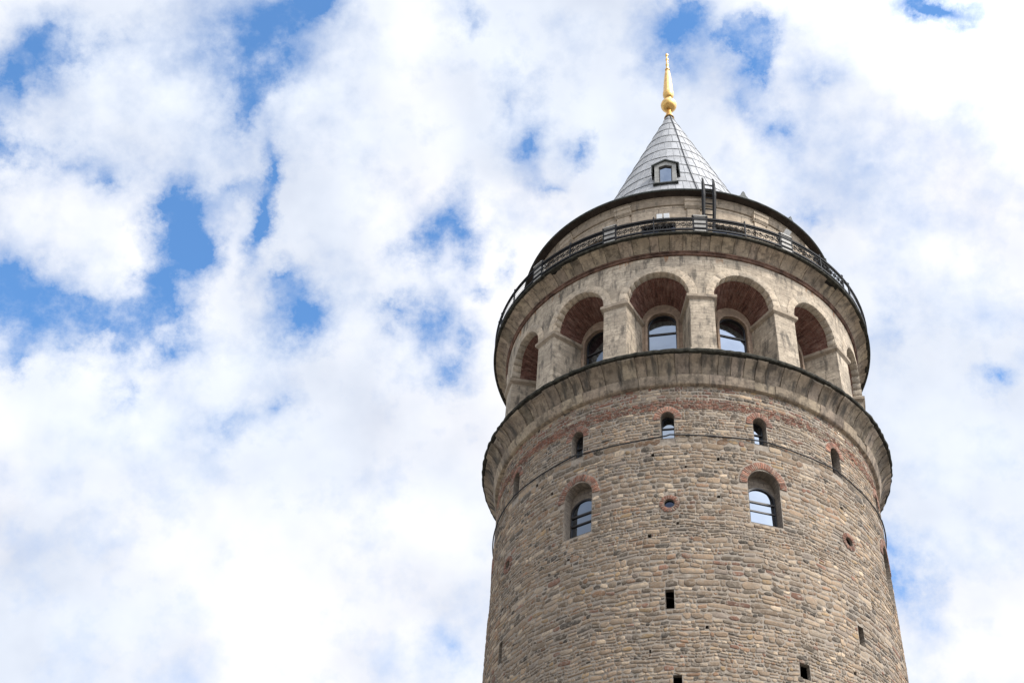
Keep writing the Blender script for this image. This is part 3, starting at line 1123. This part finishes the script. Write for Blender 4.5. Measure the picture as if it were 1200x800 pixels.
for c in BAYS:
    pa = c + HB
    mb = MB()
    prism(mb, pa, [(ZF, 0.05), (35.42, 0.05), (35.48, 0.003), (36.4, 0.0), (37.4, 0.0), (ZI + 0.05, 0.0)])
    pier = mb.build("pier", ASHLAR, tower, smooth=30)
    mb = MB()
    prism(mb, pa, [(ZI - 0.06, 0.004), (ZI - 0.01, 0.05), (ZI + 0.04, 0.11), (ZI + 0.18, 0.12), (ZI + 0.215, 0.09), (ZI + 0.225, 0.01)])
    mb.build("impost", CORN, pier, smooth=30)
ZT = ZI + 0.225                 # top of the imposts
for c in BAYS:
    # the arcade wall over one bay, cut to the arch
    mb = MB()

    def arc_z(s):
        return ZS + math.sqrt(max(0.0, AHW * AHW - s * s))
    ss = [-HB / 180 * PI * RA]
    cols = []
    half = rad(HB) * RA
    xs = [(-half, ZT), (-(half + AHW) / 2, ZT), (-AHW - 0.001, ZT), (-AHW, ZS)]
    for k in range(1, 32):
        s = -AHW * math.cos(PI * k / 32)
        xs.append((s, arc_z(s)))
    xs += [(AHW, ZS), (AHW + 0.001, ZT), ((half + AHW) / 2, ZT), (half, ZT)]
    prev = None
    for s, zb in xs:
        a = c + math.degrees(s / RA)
        row = [mb.vert(cyl(a, RA, zb + (40.95 - zb) * t), (rad(a) * RA, zb + (40.95 - zb) * t)) for t in (0, 0.5, 1)]
        if prev:
            mb.face((prev[0], row[0], row[1], prev[1]))
            mb.face((prev[1], row[1], row[2], prev[2]))
        prev = row
    spandrel = mb.build("arcade_wall", ASHLAR, tower)
    # voussoirs
    polys, cols = [], []
    n = 13
    s0 = rad(c) * RA
    seq = [(-0.09 / AHW, None)]
    for k in range(n):
        u0 = PI * (k + 0.003) / n
        u1 = PI * (k + 0.997) / n
        R1_ = AHW + 0.33 + random.uniform(-0.006, 0.006)
        R0_ = AHW - 0.012 + random.uniform(-0.012, 0.006)
        P = lambda R_, u: (s0 + R_ * math.cos(u), ZS + R_ * math.sin(u))
        um, Rm = (u0 + u1) / 2, (R0_ + R1_) / 2
        polys.append([P(R0_, u1), P(R0_, um), P(R0_, u0), P(Rm, u0), P(R1_, u0), P(R1_, um), P(R1_, u1), P(Rm, u1)])
        v = random.uniform(0.90, 1.08)
        cols.append((0.46 * v, 0.385 * v, 0.30 * v))
    for sg in (-1, 1):
        x0, x1 = sorted((sg * (AHW - 0.012), sg * (AHW + 0.33)))
        polys.append(quad8((s0 + x0, ZT + 0.004), (s0 + x1, ZT + 0.004), (s0 + x1, ZS - 0.004), (s0 + x0, ZS - 0.004)))
        cols.append((0.44, 0.37, 0.29))
    blocks("arch", polys, RA + 0.030, RA - 0.36, cols, 0.004, [STONE], tower, R0=RA, tilt=0.004)
    # tapering brick vault behind the arch
    mb = MB()
    nd = 6
    rows = []
    for j in range(nd + 1):
        t = j / nd
        r = (RA - 0.30) + (RI + 0.002 - (RA - 0.30)) * t
        Rv = (AHW * (RA - 0.30) / RA + 0.005) * (1 - t) + (BHW - 0.003) * t
        row = []
        L = 0
        pts = [(-Rv, ZT - 0.02)] + [(-Rv * math.cos(PI * k / 28), ZS * (1 - t) + (ZT + 0.05) * t + Rv * math.sin(PI * k / 28)) for k in range(29)] + [(Rv, ZT - 0.02)]
        for k, (s, zz) in enumerate(pts):
            a = c + math.degrees(s / r)
            row.append(mb.vert(cyl(a, r, zz), (t * 1.25, (k - 15) / 28 * 3.7 + 0.4)))
        rows.append(row)
    for j in range(nd):
        for k in range(len(rows[0]) - 1):
            mb.face((rows[j][k], rows[j + 1][k], rows[j + 1][k + 1], rows[j][k + 1]))
    vault = mb.build("vault", BRICK, tower, smooth=40)
    # back wall with its window opening
    mb = MB()
    half = math.degrees((BHW + 0.12) / RI)
    whw, wzs, wr = 0.62, 38.28, 0.62
    ztop = 39.75

    def bq(sa, sb, za, zb, ya, yb):
        i = [mb.vert(cyl(c + math.degrees(s / RI), RI, zz), (rad(c) * RI + s, zz)) for s, zz in ((sa, za), (sb, zb), (sb, yb), (sa, ya))]
        mb.face(i)
    hm = rad(half) * RI
    bq(-hm, -whw, ZF, ZF, ztop, ztop)
    bq(whw, hm, ZF, ZF, ztop, ztop)
    bq(-whw, whw, ZF, ZF, 35.5, 35.5)
    for k in range(20):
        x0 = -whw * math.cos(PI * k / 20)
        x1 = -whw * math.cos(PI * (k + 1) / 20)
        f_ = lambda x: wzs + math.sqrt(max(0, wr * wr - x * x))
        bq(x0, x1, f_(x0), f_(x1), ztop, ztop)
    ol = arch(whw, 35.5, wzs, wr, 20)
    A = [mb.vert(cyl(c + math.degrees(x / RI), RI, y), (0, y)) for x, y in ol]
    B = [mb.vert(local(c, RI - 0.24, x, y), (0.24, y)) for x, y in ol]
    for k in range(len(ol)):
        mb.face((A[k], A[(k + 1) % len(ol)], B[(k + 1) % len(ol)], B[k]))
    back = mb.build("gallery_back_wall", PLASTER, tower)
    # plain raised surround
    mb = MB()
    n_ = 20
    outer = arch(whw + 0.10, 35.5, wzs, wr + 0.10, n_)
    inner = arch(whw + 0.002, 35.5, wzs, wr + 0.002, n_)
    frame_ring(mb, c, outer, inner, RI - 0.05, RI + 0.035)
    mb.build("window_surround", REVEAL if False else PLASTER, back)
    make_window(c, RI - 0.17, whw, 35.5, wzs, wr, 0.05, [(37.80, 0.085)], GLASSG, 20, 0.07)

# ------------------------------------------------------------------ upper cornice
mb = MB()
lathe(mb, [(8.20, 40.89), (8.31, 40.90), (8.345, 40.94), (8.34, 40.99), (8.30, 41.01), (8.30, 41.03), (8.35, 41.05), (8.37, 41.09), (8.35, 41.13), (8.28, 41.14)], seg=260)
uc = mb.build("upper_cornice", REDMOULD, tower, smooth=35)
cav2 = [(8.32, 41.14), (8.36, 41.19), (8.43, 41.27), (8.52, 41.36), (8.63, 41.45), (8.76, 41.52), (8.88, 41.575)]
chunky("corbel_course", cav2, 0.55, [CORNB, DARK], uc, 0.026, 0.008, 8.5)
mb = MB()
lathe(mb, [(8.70, 41.57), (8.97, 41.58), (9.00, 41.61), (9.00, 41.68), (8.97, 41.71), (7.0, 41.72)], seg=260)
mb.build("balcony_slab", MOSS, uc, smooth=30)

# ------------------------------------------------------------------ drum above the balcony
RD = 7.25
mb = MB()
dz0, dz1, dtop = 41.72, 44.28, 45.45
dhw = 6.3                      # half angle of a drum window
for c in BAYS:
    for (a0, a1, za, zb) in ((c - HB, c - dhw, dz0, dtop), (c + dhw, c + HB, dz0, dtop), (c - dhw, c + dhw, dz1, dtop)):
        lathe(mb, [(RD, za), (RD, (za + zb) / 2), (RD, zb)], a0, a1, 5, 0, RD)
    for sg in (-1, 1):
        i = [mb.vert(cyl(c + sg * dhw, r, zz), (r, zz)) for r, zz in ((RD, dz0), (RD, dz1), (RD - 0.3, dz1), (RD - 0.3, dz0))]
        mb.face(i)
    lathe(mb, [(RD, dz1), (RD - 0.3, dz1)], c - dhw, c + dhw, 5, 0, RD)
drum = mb.build("upper_drum", DRUM, tower)
for c in BAYS:
    hw = rad(dhw) * RD
    mb = MB()
    ol = [(-hw, dz0), (hw, dz0), (hw, dz1), (-hw, dz1)]
    il = [(-hw + 0.06, dz0 + 0.06), (hw - 0.06, dz0 + 0.06), (hw - 0.06, dz1 - 0.06), (-hw + 0.06, dz1 - 0.06)]
    frame_ring(mb, c, ol, il, RD - 0.22, RD - 0.15)
    lbox(mb, c, RD - 0.185, 0, (dz0 + dz1) / 2, 0.05, 0.06, dz1 - dz0 - 0.12)
    w = mb.build("window", FRAME, tower)
    pane_mesh(c, RD - 0.19, [(-hw + 0.05, dz0 + 0.05), (hw - 0.05, dz0 + 0.05), (hw - 0.05, dz1 - 0.05), (-hw + 0.05, dz1 - 0.05)], GLASSD, w)
    # pilaster with a stepped cap
    pa = c + HB
    mb = MB()
    hwp = 2.4
    prof = [(RD + 0.07, dz0), (RD + 0.07, 45.14)]
    lathe(mb, prof, pa - hwp, pa + hwp, 4, 0, RD)
    for sg in (-1, 1):
        mb.face([mb.vert(cyl(pa + sg * hwp, r, zz), (r, zz)) for r, zz in ((RD, dz0), (RD + 0.07, dz0), (RD + 0.07, 45.14), (RD, 45.14))])
    p = mb.build("pilaster", DRUM, tower)
    mb = MB()
    h2 = 3.1
    prof = [(RD, 45.12), (RD + 0.10, 45.125), (RD + 0.13, 45.20), (RD + 0.18, 45.26), (RD + 0.19, 45.46), (RD + 0.24, 45.52), (RD + 0.25, 45.66), (RD, 45.665)]
    lathe(mb, prof, pa - h2, pa + h2, 5, 0, RD)
    for sg in (-1, 1):
        mb.face([mb.vert(cyl(pa + sg * h2, r, zz), (r, zz)) for r, zz in prof])
    mb.build("capital", DRUM, p)
mb = MB()
lathe(mb, [(RD - 0.02, 45.42), (RD + 0.06, 45.43), (RD + 0.09, 45.48), (RD + 0.10, 45.58), (RD + 0.12, 45.62), (RD + 0.12, 45.76), (RD + 0.14, 45.86), (RD + 0.14, 45.95)], seg=240, rref=RD)
mb.build("entablature", CORN, drum, smooth=30)

# ------------------------------------------------------------------ eave and lead roof
mb = MB()
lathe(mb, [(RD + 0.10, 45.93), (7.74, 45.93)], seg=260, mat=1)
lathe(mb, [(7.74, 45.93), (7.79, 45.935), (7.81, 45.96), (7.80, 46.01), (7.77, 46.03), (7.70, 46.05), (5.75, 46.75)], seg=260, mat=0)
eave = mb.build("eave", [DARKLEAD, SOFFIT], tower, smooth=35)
ZA, KC = 62.45, 0.361
mb = MB()
mb.c = []
courses = [46.2, 47.4, 48.65, 49.9, 51.1, 52.35, 53.6, 54.85, 56.05, 57.25, 58.4, 59.5, 60.6, 61.5, 62.43]
for ci in range(len(courses) - 1):
    z0, z1 = courses[ci], courses[ci + 1]
    r0, r1 = KC * (ZA - z0) + 0.022, KC * (ZA - z1) + 0.004
    n = max(8, int(round(2 * PI * r0 / 0.40)))
    ph = random.uniform(0, 360 / n)
    for k in range(n):
        a0, a1 = ph + 360 * k / n, ph + 360 * (k + 1) / n
        v = random.uniform(0.86, 1.12)
        dr = random.uniform(-0.006, 0.006)
        ids = []
        for (r, z_) in ((r0 + dr - 0.02, z0 - 0.004), (r0 + dr, z0), (r1 + dr, z1)):
            ids.append([mb.vert(cyl(a0 + (a1 - a0) * q / 4, max(0.01, r), z_ - 0.0), (0, 0)) for q in range(5)])
        for i in range(2):
            for q in range(4):
                mb.face((ids[i][q], ids[i][q + 1], ids[i + 1][q + 1], ids[i + 1][q]))
        mb.c += [(v, v, v, 1)] * 15
        # standing seam
        wv = 0.018
        hh = 0.015
        q = []
        for (r, z_) in ((r0 + dr, z0), (max(0.03, r1 + dr), z1)):
            dw = math.degrees(wv / r)
            q.append([mb.vert(cyl(a0 - dw, r - 0.006, z_)), mb.vert(cyl(a0 - dw * 0.7, r + hh, z_)), mb.vert(cyl(a0 + dw * 0.7, r + hh, z_)), mb.vert(cyl(a0 + dw, r - 0.006, z_))])
        for i in range(3):
            mb.face((q[0][i], q[0][i + 1], q[1][i + 1], q[1][i]), 1)
        mb.face(q[0][::-1], 1)
        mb.c += [(0.9, 0.9, 0.9, 1)] * 8
    # welt at the foot of the course
    base = len(mb.v)
    lathe(mb, [(r0 - 0.02, z0 - 0.02), (r0 + 0.014, z0 - 0.018), (r0 + 0.014, z0 + 0.014), (r0 - 0.004, z0 + 0.02)], seg=120, mat=1)
    mb.c += [(0.9, 0.9, 0.9, 1)] * (len(mb.v) - base)
cone = mb.build("cone_roof", [LEAD, SEAM], tower)

# dormers: four round the cone, one faces the camera
for da in (-4.0, 86.0, 176.0, -94.0):
    DR = 4.30
    mb = MB()
    dw, zs_, ze, zp = 0.56, 50.72, 52.20, 52.58
    fr = [(-dw, zs_), (dw, zs_), (dw, ze), (0, zp - 0.05), (-dw, ze)]
    wi = [(-0.34, zs_ + 0.12), (0.34, zs_ + 0.12), (0.34, ze - 0.12), (0, ze + 0.0), (-0.34, ze - 0.12)]
    A = [mb.vert(local(da, DR, *p), p) for p in fr]
    Bk = [mb.vert(local(da, DR - 1.0, *p), p) for p in fr]
    W = [mb.vert(local(da, DR, *p), p) for p in wi]
    W2 = [mb.vert(local(da, DR - 0.12, *p), p) for p in wi]
    for k in range(5):
        k2 = (k + 1) % 5
        mb.face((A[k], A[k2], W[k2], W[k]))
        mb.face((W[k], W[k2], W2[k2], W2[k]))
        mb.face((A[k2], A[k], Bk[k], Bk[k2]))
    dorm = mb.build("dormer", WOOD, tower)
    mb = MB()
    for sg in (-1, 1):
        pts = [(0, zp), (sg * 0.72, ze - 0.02), (sg * 0.72, ze - 0.09), (0, zp - 0.07)]
        f = [mb.vert(local(da, DR + 0.10, *p), p) for p in pts]
        b_ = [mb.vert(local(da, DR - 1.3, *p), p) for p in pts]
        mb.face(f)
        mb.face(b_[::-1])
        for k in range(4):
            mb.face((f[k], b_[k], b_[(k + 1) % 4], f[(k + 1) % 4]))
        # hanging ends of the little roof
        lbox(mb, da, DR - 0.25, sg * 0.70, ze - 0.33, 0.05, 0.65, 0.50)
    mb.build("dormer_roof", DARKLEAD, dorm)
    mb = MB()
    lbox(mb, da, DR - 0.02, 0, zs_ - 0.03, 1.30, 0.24, 0.07)
    mb.build("dormer_sill", DARKLEAD, dorm)
    mb = MB()
    il = [(x * 0.84, zs_ + 0.17 + (y - zs_ - 0.12) * 0.90) for x, y in wi]
    frame_ring(mb, da, wi, il, DR - 0.13, DR - 0.07)
    mb.build("frame", FRAME, dorm)
    pane_mesh(da, DR - 0.11, [(x * 0.9, zs_ + 0.15 + (y - zs_ - 0.12) * 0.94) for x, y in wi], GLASS, dorm)

# lead ornaments on the eave
for a in (25.2, 45.4, 71.0, 122.0, 173.0, -136.0, -85.0):
    mb = MB()
    la, ou = axes(a)
    pts = [(-0.24, 0), (0.24, 0), (0.12, 0.14), (0.07, 0.34), (0.0, 0.42), (-0.07, 0.34), (-0.12, 0.14)]
    sc = 1.0 if a < 40 or a > 60 else 0.7
    f = [mb.vert(local(a, 7.76, x * sc, 46.06 + y * sc), (x, y)) for x, y in pts]
    b_ = [mb.vert(local(a, 7.66, x * sc, 46.06 + y * sc), (x, y)) for x, y in pts]
    mb.face(f)
    mb.face(b_[::-1])
    for k in range(7):
        mb.face((f[k], b_[k], b_[(k + 1) % 7], f[(k + 1) % 7]))
    mb.build("eave_ornament", DARKLEAD, tower)

# ------------------------------------------------------------------ finial


def ball(cz, r, n=14, t0=-PI / 2, t1=PI / 2):
    return [(max(0.02, r * math.cos(t0 + (t1 - t0) * k / n)), cz + r * math.sin(t0 + (t1 - t0) * k / n)) for k in range(n + 1)]


mb = MB()
spin(mb, [(0.30, 61.95), (0.25, 62.10), (0.17, 62.40), (0.13, 62.70), (0.12, 62.85)], mat=0)
fin = mb.build("finial", GOLD, tower, smooth=40)
mb = MB()
spin(mb, ball(63.25, 0.475, 18, -1.35, 1.32))
mb.build("large_ball", GOLD, fin, smooth=60)
mb = MB()
spin(mb, [(0.13, 63.68), (0.15, 63.74), (0.22, 63.78), (0.22, 63.83), (0.14, 63.87), (0.13, 63.95)], seg=24)
mb.build("collar", GOLD, fin, smooth=40)
mb = MB()
spin(mb, [(0.14, 63.93), (0.24, 64.02), (0.305, 64.15), (0.335, 64.32), (0.325, 64.5), (0.30, 64.66), (0.295, 64.72), (0.28, 65.1), (0.245, 65.7), (0.205, 66.2), (0.165, 66.6), (0.13, 66.82), (0.10, 66.9)])
mb.build("tapered_body", GOLD, fin, smooth=40)
mb = MB()
spin(mb, [(0.10, 66.88), (0.15, 66.92), (0.15, 66.98), (0.075, 67.02), (0.07, 67.42), (0.10, 67.47), (0.10, 67.53), (0.065, 67.58), (0.06, 67.98), (0.095, 68.03), (0.095, 68.10), (0.055, 68.14), (0.05, 68.42), (0.09, 68.46), (0.09, 68.62), (0.03, 68.66)], seg=20)
mb.build("tip_rod", GOLD, fin, smooth=40)

# ------------------------------------------------------------------ balcony railing
mb = MB()
RR = 8.95
lathe(mb, [(RR - 0.045, 42.49), (RR + 0.045, 42.49), (RR + 0.055, 42.57), (RR, 42.62), (RR - 0.055, 42.57), (RR - 0.045, 42.49)], seg=200)
rail = mb.build("balcony_railing", IRON, tower)
mb = MB()
lathe(mb, [(RR - 0.035, 41.80), (RR + 0.035, 41.80), (RR + 0.035, 41.90), (RR - 0.035, 41.90), (RR - 0.035, 41.80)], seg=200)
mb.build("lower_rail", IRON, rail)
mb = MB()
lathe(mb, [(RR - 0.015, 42.38), (RR + 0.015, 42.38), (RR + 0.015, 42.42), (RR - 0.015, 42.42), (RR - 0.015, 42.38)], seg=200)
mb.build("middle_rail", IRON, rail)
posts = []
for c in BAYS:
    posts += [c + HB - 1.9, c + HB + 1.9, c]
for a in posts:
    mb = MB()
    lbox(mb, a, RR, 0, 42.16, 0.06, 0.06, 0.90)
    big_ = abs(((a - C0 + HB) % BAY) - HB) > 2
    kn = 0.055 if big_ else 0.04
    spin(mb, [(0.03, 42.60), (kn, 42.66), (kn * 1.1, 42.70), (kn * 0.6, 42.76), (0.02, 42.78)], cyl(a, RR, 0)[0], cyl(a, RR, 0)[1], 10)
    mb.build("rail_post", IRON, rail)


def scroll(mb, a, zc, sc, flip, r0=0.011):
    pts = []
    for k in range(22):
        t = k / 21 * 3.3 * PI
        rr = sc * (1 - 0.24 * t / PI)
        x = flip * rr * math.cos(t)
        y = rr * math.sin(t)
        aa = a + math.degrees(x / RR)
        pts.append(cyl(aa, RR, zc + y))
    tube(mb, pts, r0, 4)


for c in BAYS:
    for (p0, p1) in ((c - HB + 1.9, c), (c, c + HB - 1.9)):
        mb = MB()
        m = 6
        if 50 < abs((c + 180) % 360 - 180) < 125:          # the side bays only carry plain thin bars
            for zz in (42.06, 42.24):
                tube(mb, [cyl(p0 + (p1 - p0) * q / 6, RR, zz) for q in range(7)], 0.009, 4)
            mb.build("plain_bars", IRON, rail)
            continue
        for k in range(m):
            a = p0 + (p1 - p0) * (k + 0.5) / m
            scroll(mb, a, 42.14, 0.135, 1 if k % 2 else -1, 0.022)
            b0 = p0 + (p1 - p0) * k / m
            if k:
                tube(mb, [cyl(b0, RR, 41.88), cyl(b0, RR, 42.54)], 0.010, 4)
            tube(mb, [cyl(a - 0.45, RR, 41.88), cyl(a - 0.1, RR, 42.02)], 0.011, 4)
            tube(mb, [cyl(a + 0.45, RR, 42.40), cyl(a + 0.1, RR, 42.27)], 0.011, 4)
        mb.build("scroll_panel", IRON, rail)

# ------------------------------------------------------------------ things fixed on or standing by the tower


def thing(o, label, cat, group=None):
    o["label"] = label
    o["category"] = cat
    if group:
        o["group"] = group
    return o


# pale equipment boxes standing on the balcony between pairs of posts
BX = [(C0 - BAY - HB, "leftmost black-banded grey box at the balcony railing, near the drum's left edge"),
      (C0 - HB, "black-banded grey box at the railing, between the leftmost box and the white twin floodlight"),
      (C0 + HB, "black-banded grey box at the balcony railing, at the foot of the black ladder"),
      (C0 + BAY + HB, "rightmost black-banded grey box at the balcony railing, just below the single white lamp")]
for a, lab in BX:
    e = bpy.data.objects.new("equipment_box", None)
    COL.objects.link(e)
    e.location = cyl(a, RR - 0.10, 41.72)
    thing(e, lab, "box", "grey boxes on the balcony")
    mb = MB()
    la, ou = axes(a)
    org = Vector(e.location)

    def rb_(u, r, z_, su, sr, sz):
        box(mb, la * u + ou * r + UP * z_, la, ou, UP, su, sr, sz)
    rb_(0, 0, 0.47, 0.50, 0.26, 0.94)
    rb_(0, 0, 0.97, 0.58, 0.34, 0.07)
    mb.build("housing", PALEGREY, e)
    for zz in (0.18, 0.46, 0.74):
        mb = MB()
        rb_(0, 0.145, zz, 0.56, 0.03, 0.06)
        mb.build("strap", IRON, e)

# ladder from the balcony over the eave on to the roof
lad = bpy.data.objects.new("roof_ladder", None)
COL.objects.link(lad)
lad.location = cyl(12.3, 7.86, 43.9)
thing(lad, "black iron ladder hooked over the eave to the right of the dormer", "ladder")
lo = Vector(lad.location)
for sg in (-1, 1):
    mb = MB()
    pth = [(12.2 + sg * 1.8, 7.50, 43.55), (12.2 + sg * 1.8, 7.72, 44.4), (12.2 + sg * 1.8, 7.93, 45.4), (12.2 + sg * 1.8, 7.95, 46.2), (12.2 + sg * 1.8, 7.93, 46.60), (12.2 + sg * 1.8, 7.84, 46.74)]
    tube(mb, [Vector(cyl(*p)) - lo for p in pth], [0.09, 0.09, 0.10, 0.085, 0.045, 0.04], 6)
    mb.build("stringer", IRON, lad)
for k in range(9):
    z_ = 43.75 + k * 0.30
    r_ = 7.50 + min(0.45, (z_ - 43.55) * 0.25)
    mb = MB()
    tube(mb, [Vector(cyl(10.4, r_, z_)) - lo, Vector(cyl(14.0, r_, z_)) - lo], 0.035, 6)
    mb.build("rung", IRON, lad)

# lightning conductor down the cone
mb = MB()
pts = []
for k in range(40):
    t = k / 39
    z_ = 62.2 + (46.9 - 62.2) * t
    pts.append(cyl(16.0 + 1.2 * math.sin(t * 9) * (1 - t), KC * (ZA - z_) + 0.055, z_))
tube(mb, pts, 0.025, 6)
o = mb.build("lightning_conductor", RUBBER)
thing(o, "thin dark lightning conductor running down the right of the lead cone", "cable")

# wall cable along the sills of the small windows
mb = MB()
pts = []
sills = sorted(SMALL)
for k in range(361):
    a = -180 + k
    below = max([s for s in sills if s <= a] or [sills[-1] - 360])
    above = min([s for s in sills if s > a] or [sills[0] + 360])
    t = (a - below) / (above - below)
    sag = 0.16 * 4 * t * (1 - t) * (0.6 + 0.4 * math.sin(below))
    pts.append(cyl(a, RS + 0.055, 30.93 + 0.05 * math.sin(below * 0.9) - sag * 0.7))
tube(mb, pts, 0.028, 6)
o = mb.build("wall_cable", RUBBER)
thing(o, "thin black cable slung round the tower along the sills of the small windows", "cable")


def floodlight(a, r, z_, lab, tilt, twin):
    e = bpy.data.objects.new("floodlight", None)
    COL.objects.link(e)
    e.location = cyl(a, r, z_)
    thing(e, lab, "lamp", "white lamps above the balcony")
    la, ou = axes(a)
    dn = (ou * math.cos(tilt) - UP * math.sin(tilt))
    up2 = (UP * math.cos(tilt) + ou * math.sin(tilt))
    mb = MB()
    for u in ((-0.16, 0.16) if twin else (0.0,)):
        box(mb, la * u + dn * 0.14, la, dn, up2, 0.26, 0.16, 0.26)
        box(mb, la * u + dn * 0.225, la, dn, up2, 0.22, 0.012, 0.22)
    mb.build("lamp_head", WHITE, e)
    mb = MB()
    box(mb, ou * -0.04, la, ou, UP, 0.40 if twin else 0.12, 0.06, 0.10)
    box(mb, dn * 0.03, la, dn, up2, 0.05, 0.10, 0.05)
    mb.build("bracket", IRON, e)


floodlight(-3.45, 7.36, 44.45, "white twin floodlight on the drum wall below the dormer", 0.3, True)
floodlight(44.0, 7.50, 45.30, "single white lamp on the drum wall just above the rightmost grey box", 0.9, False)
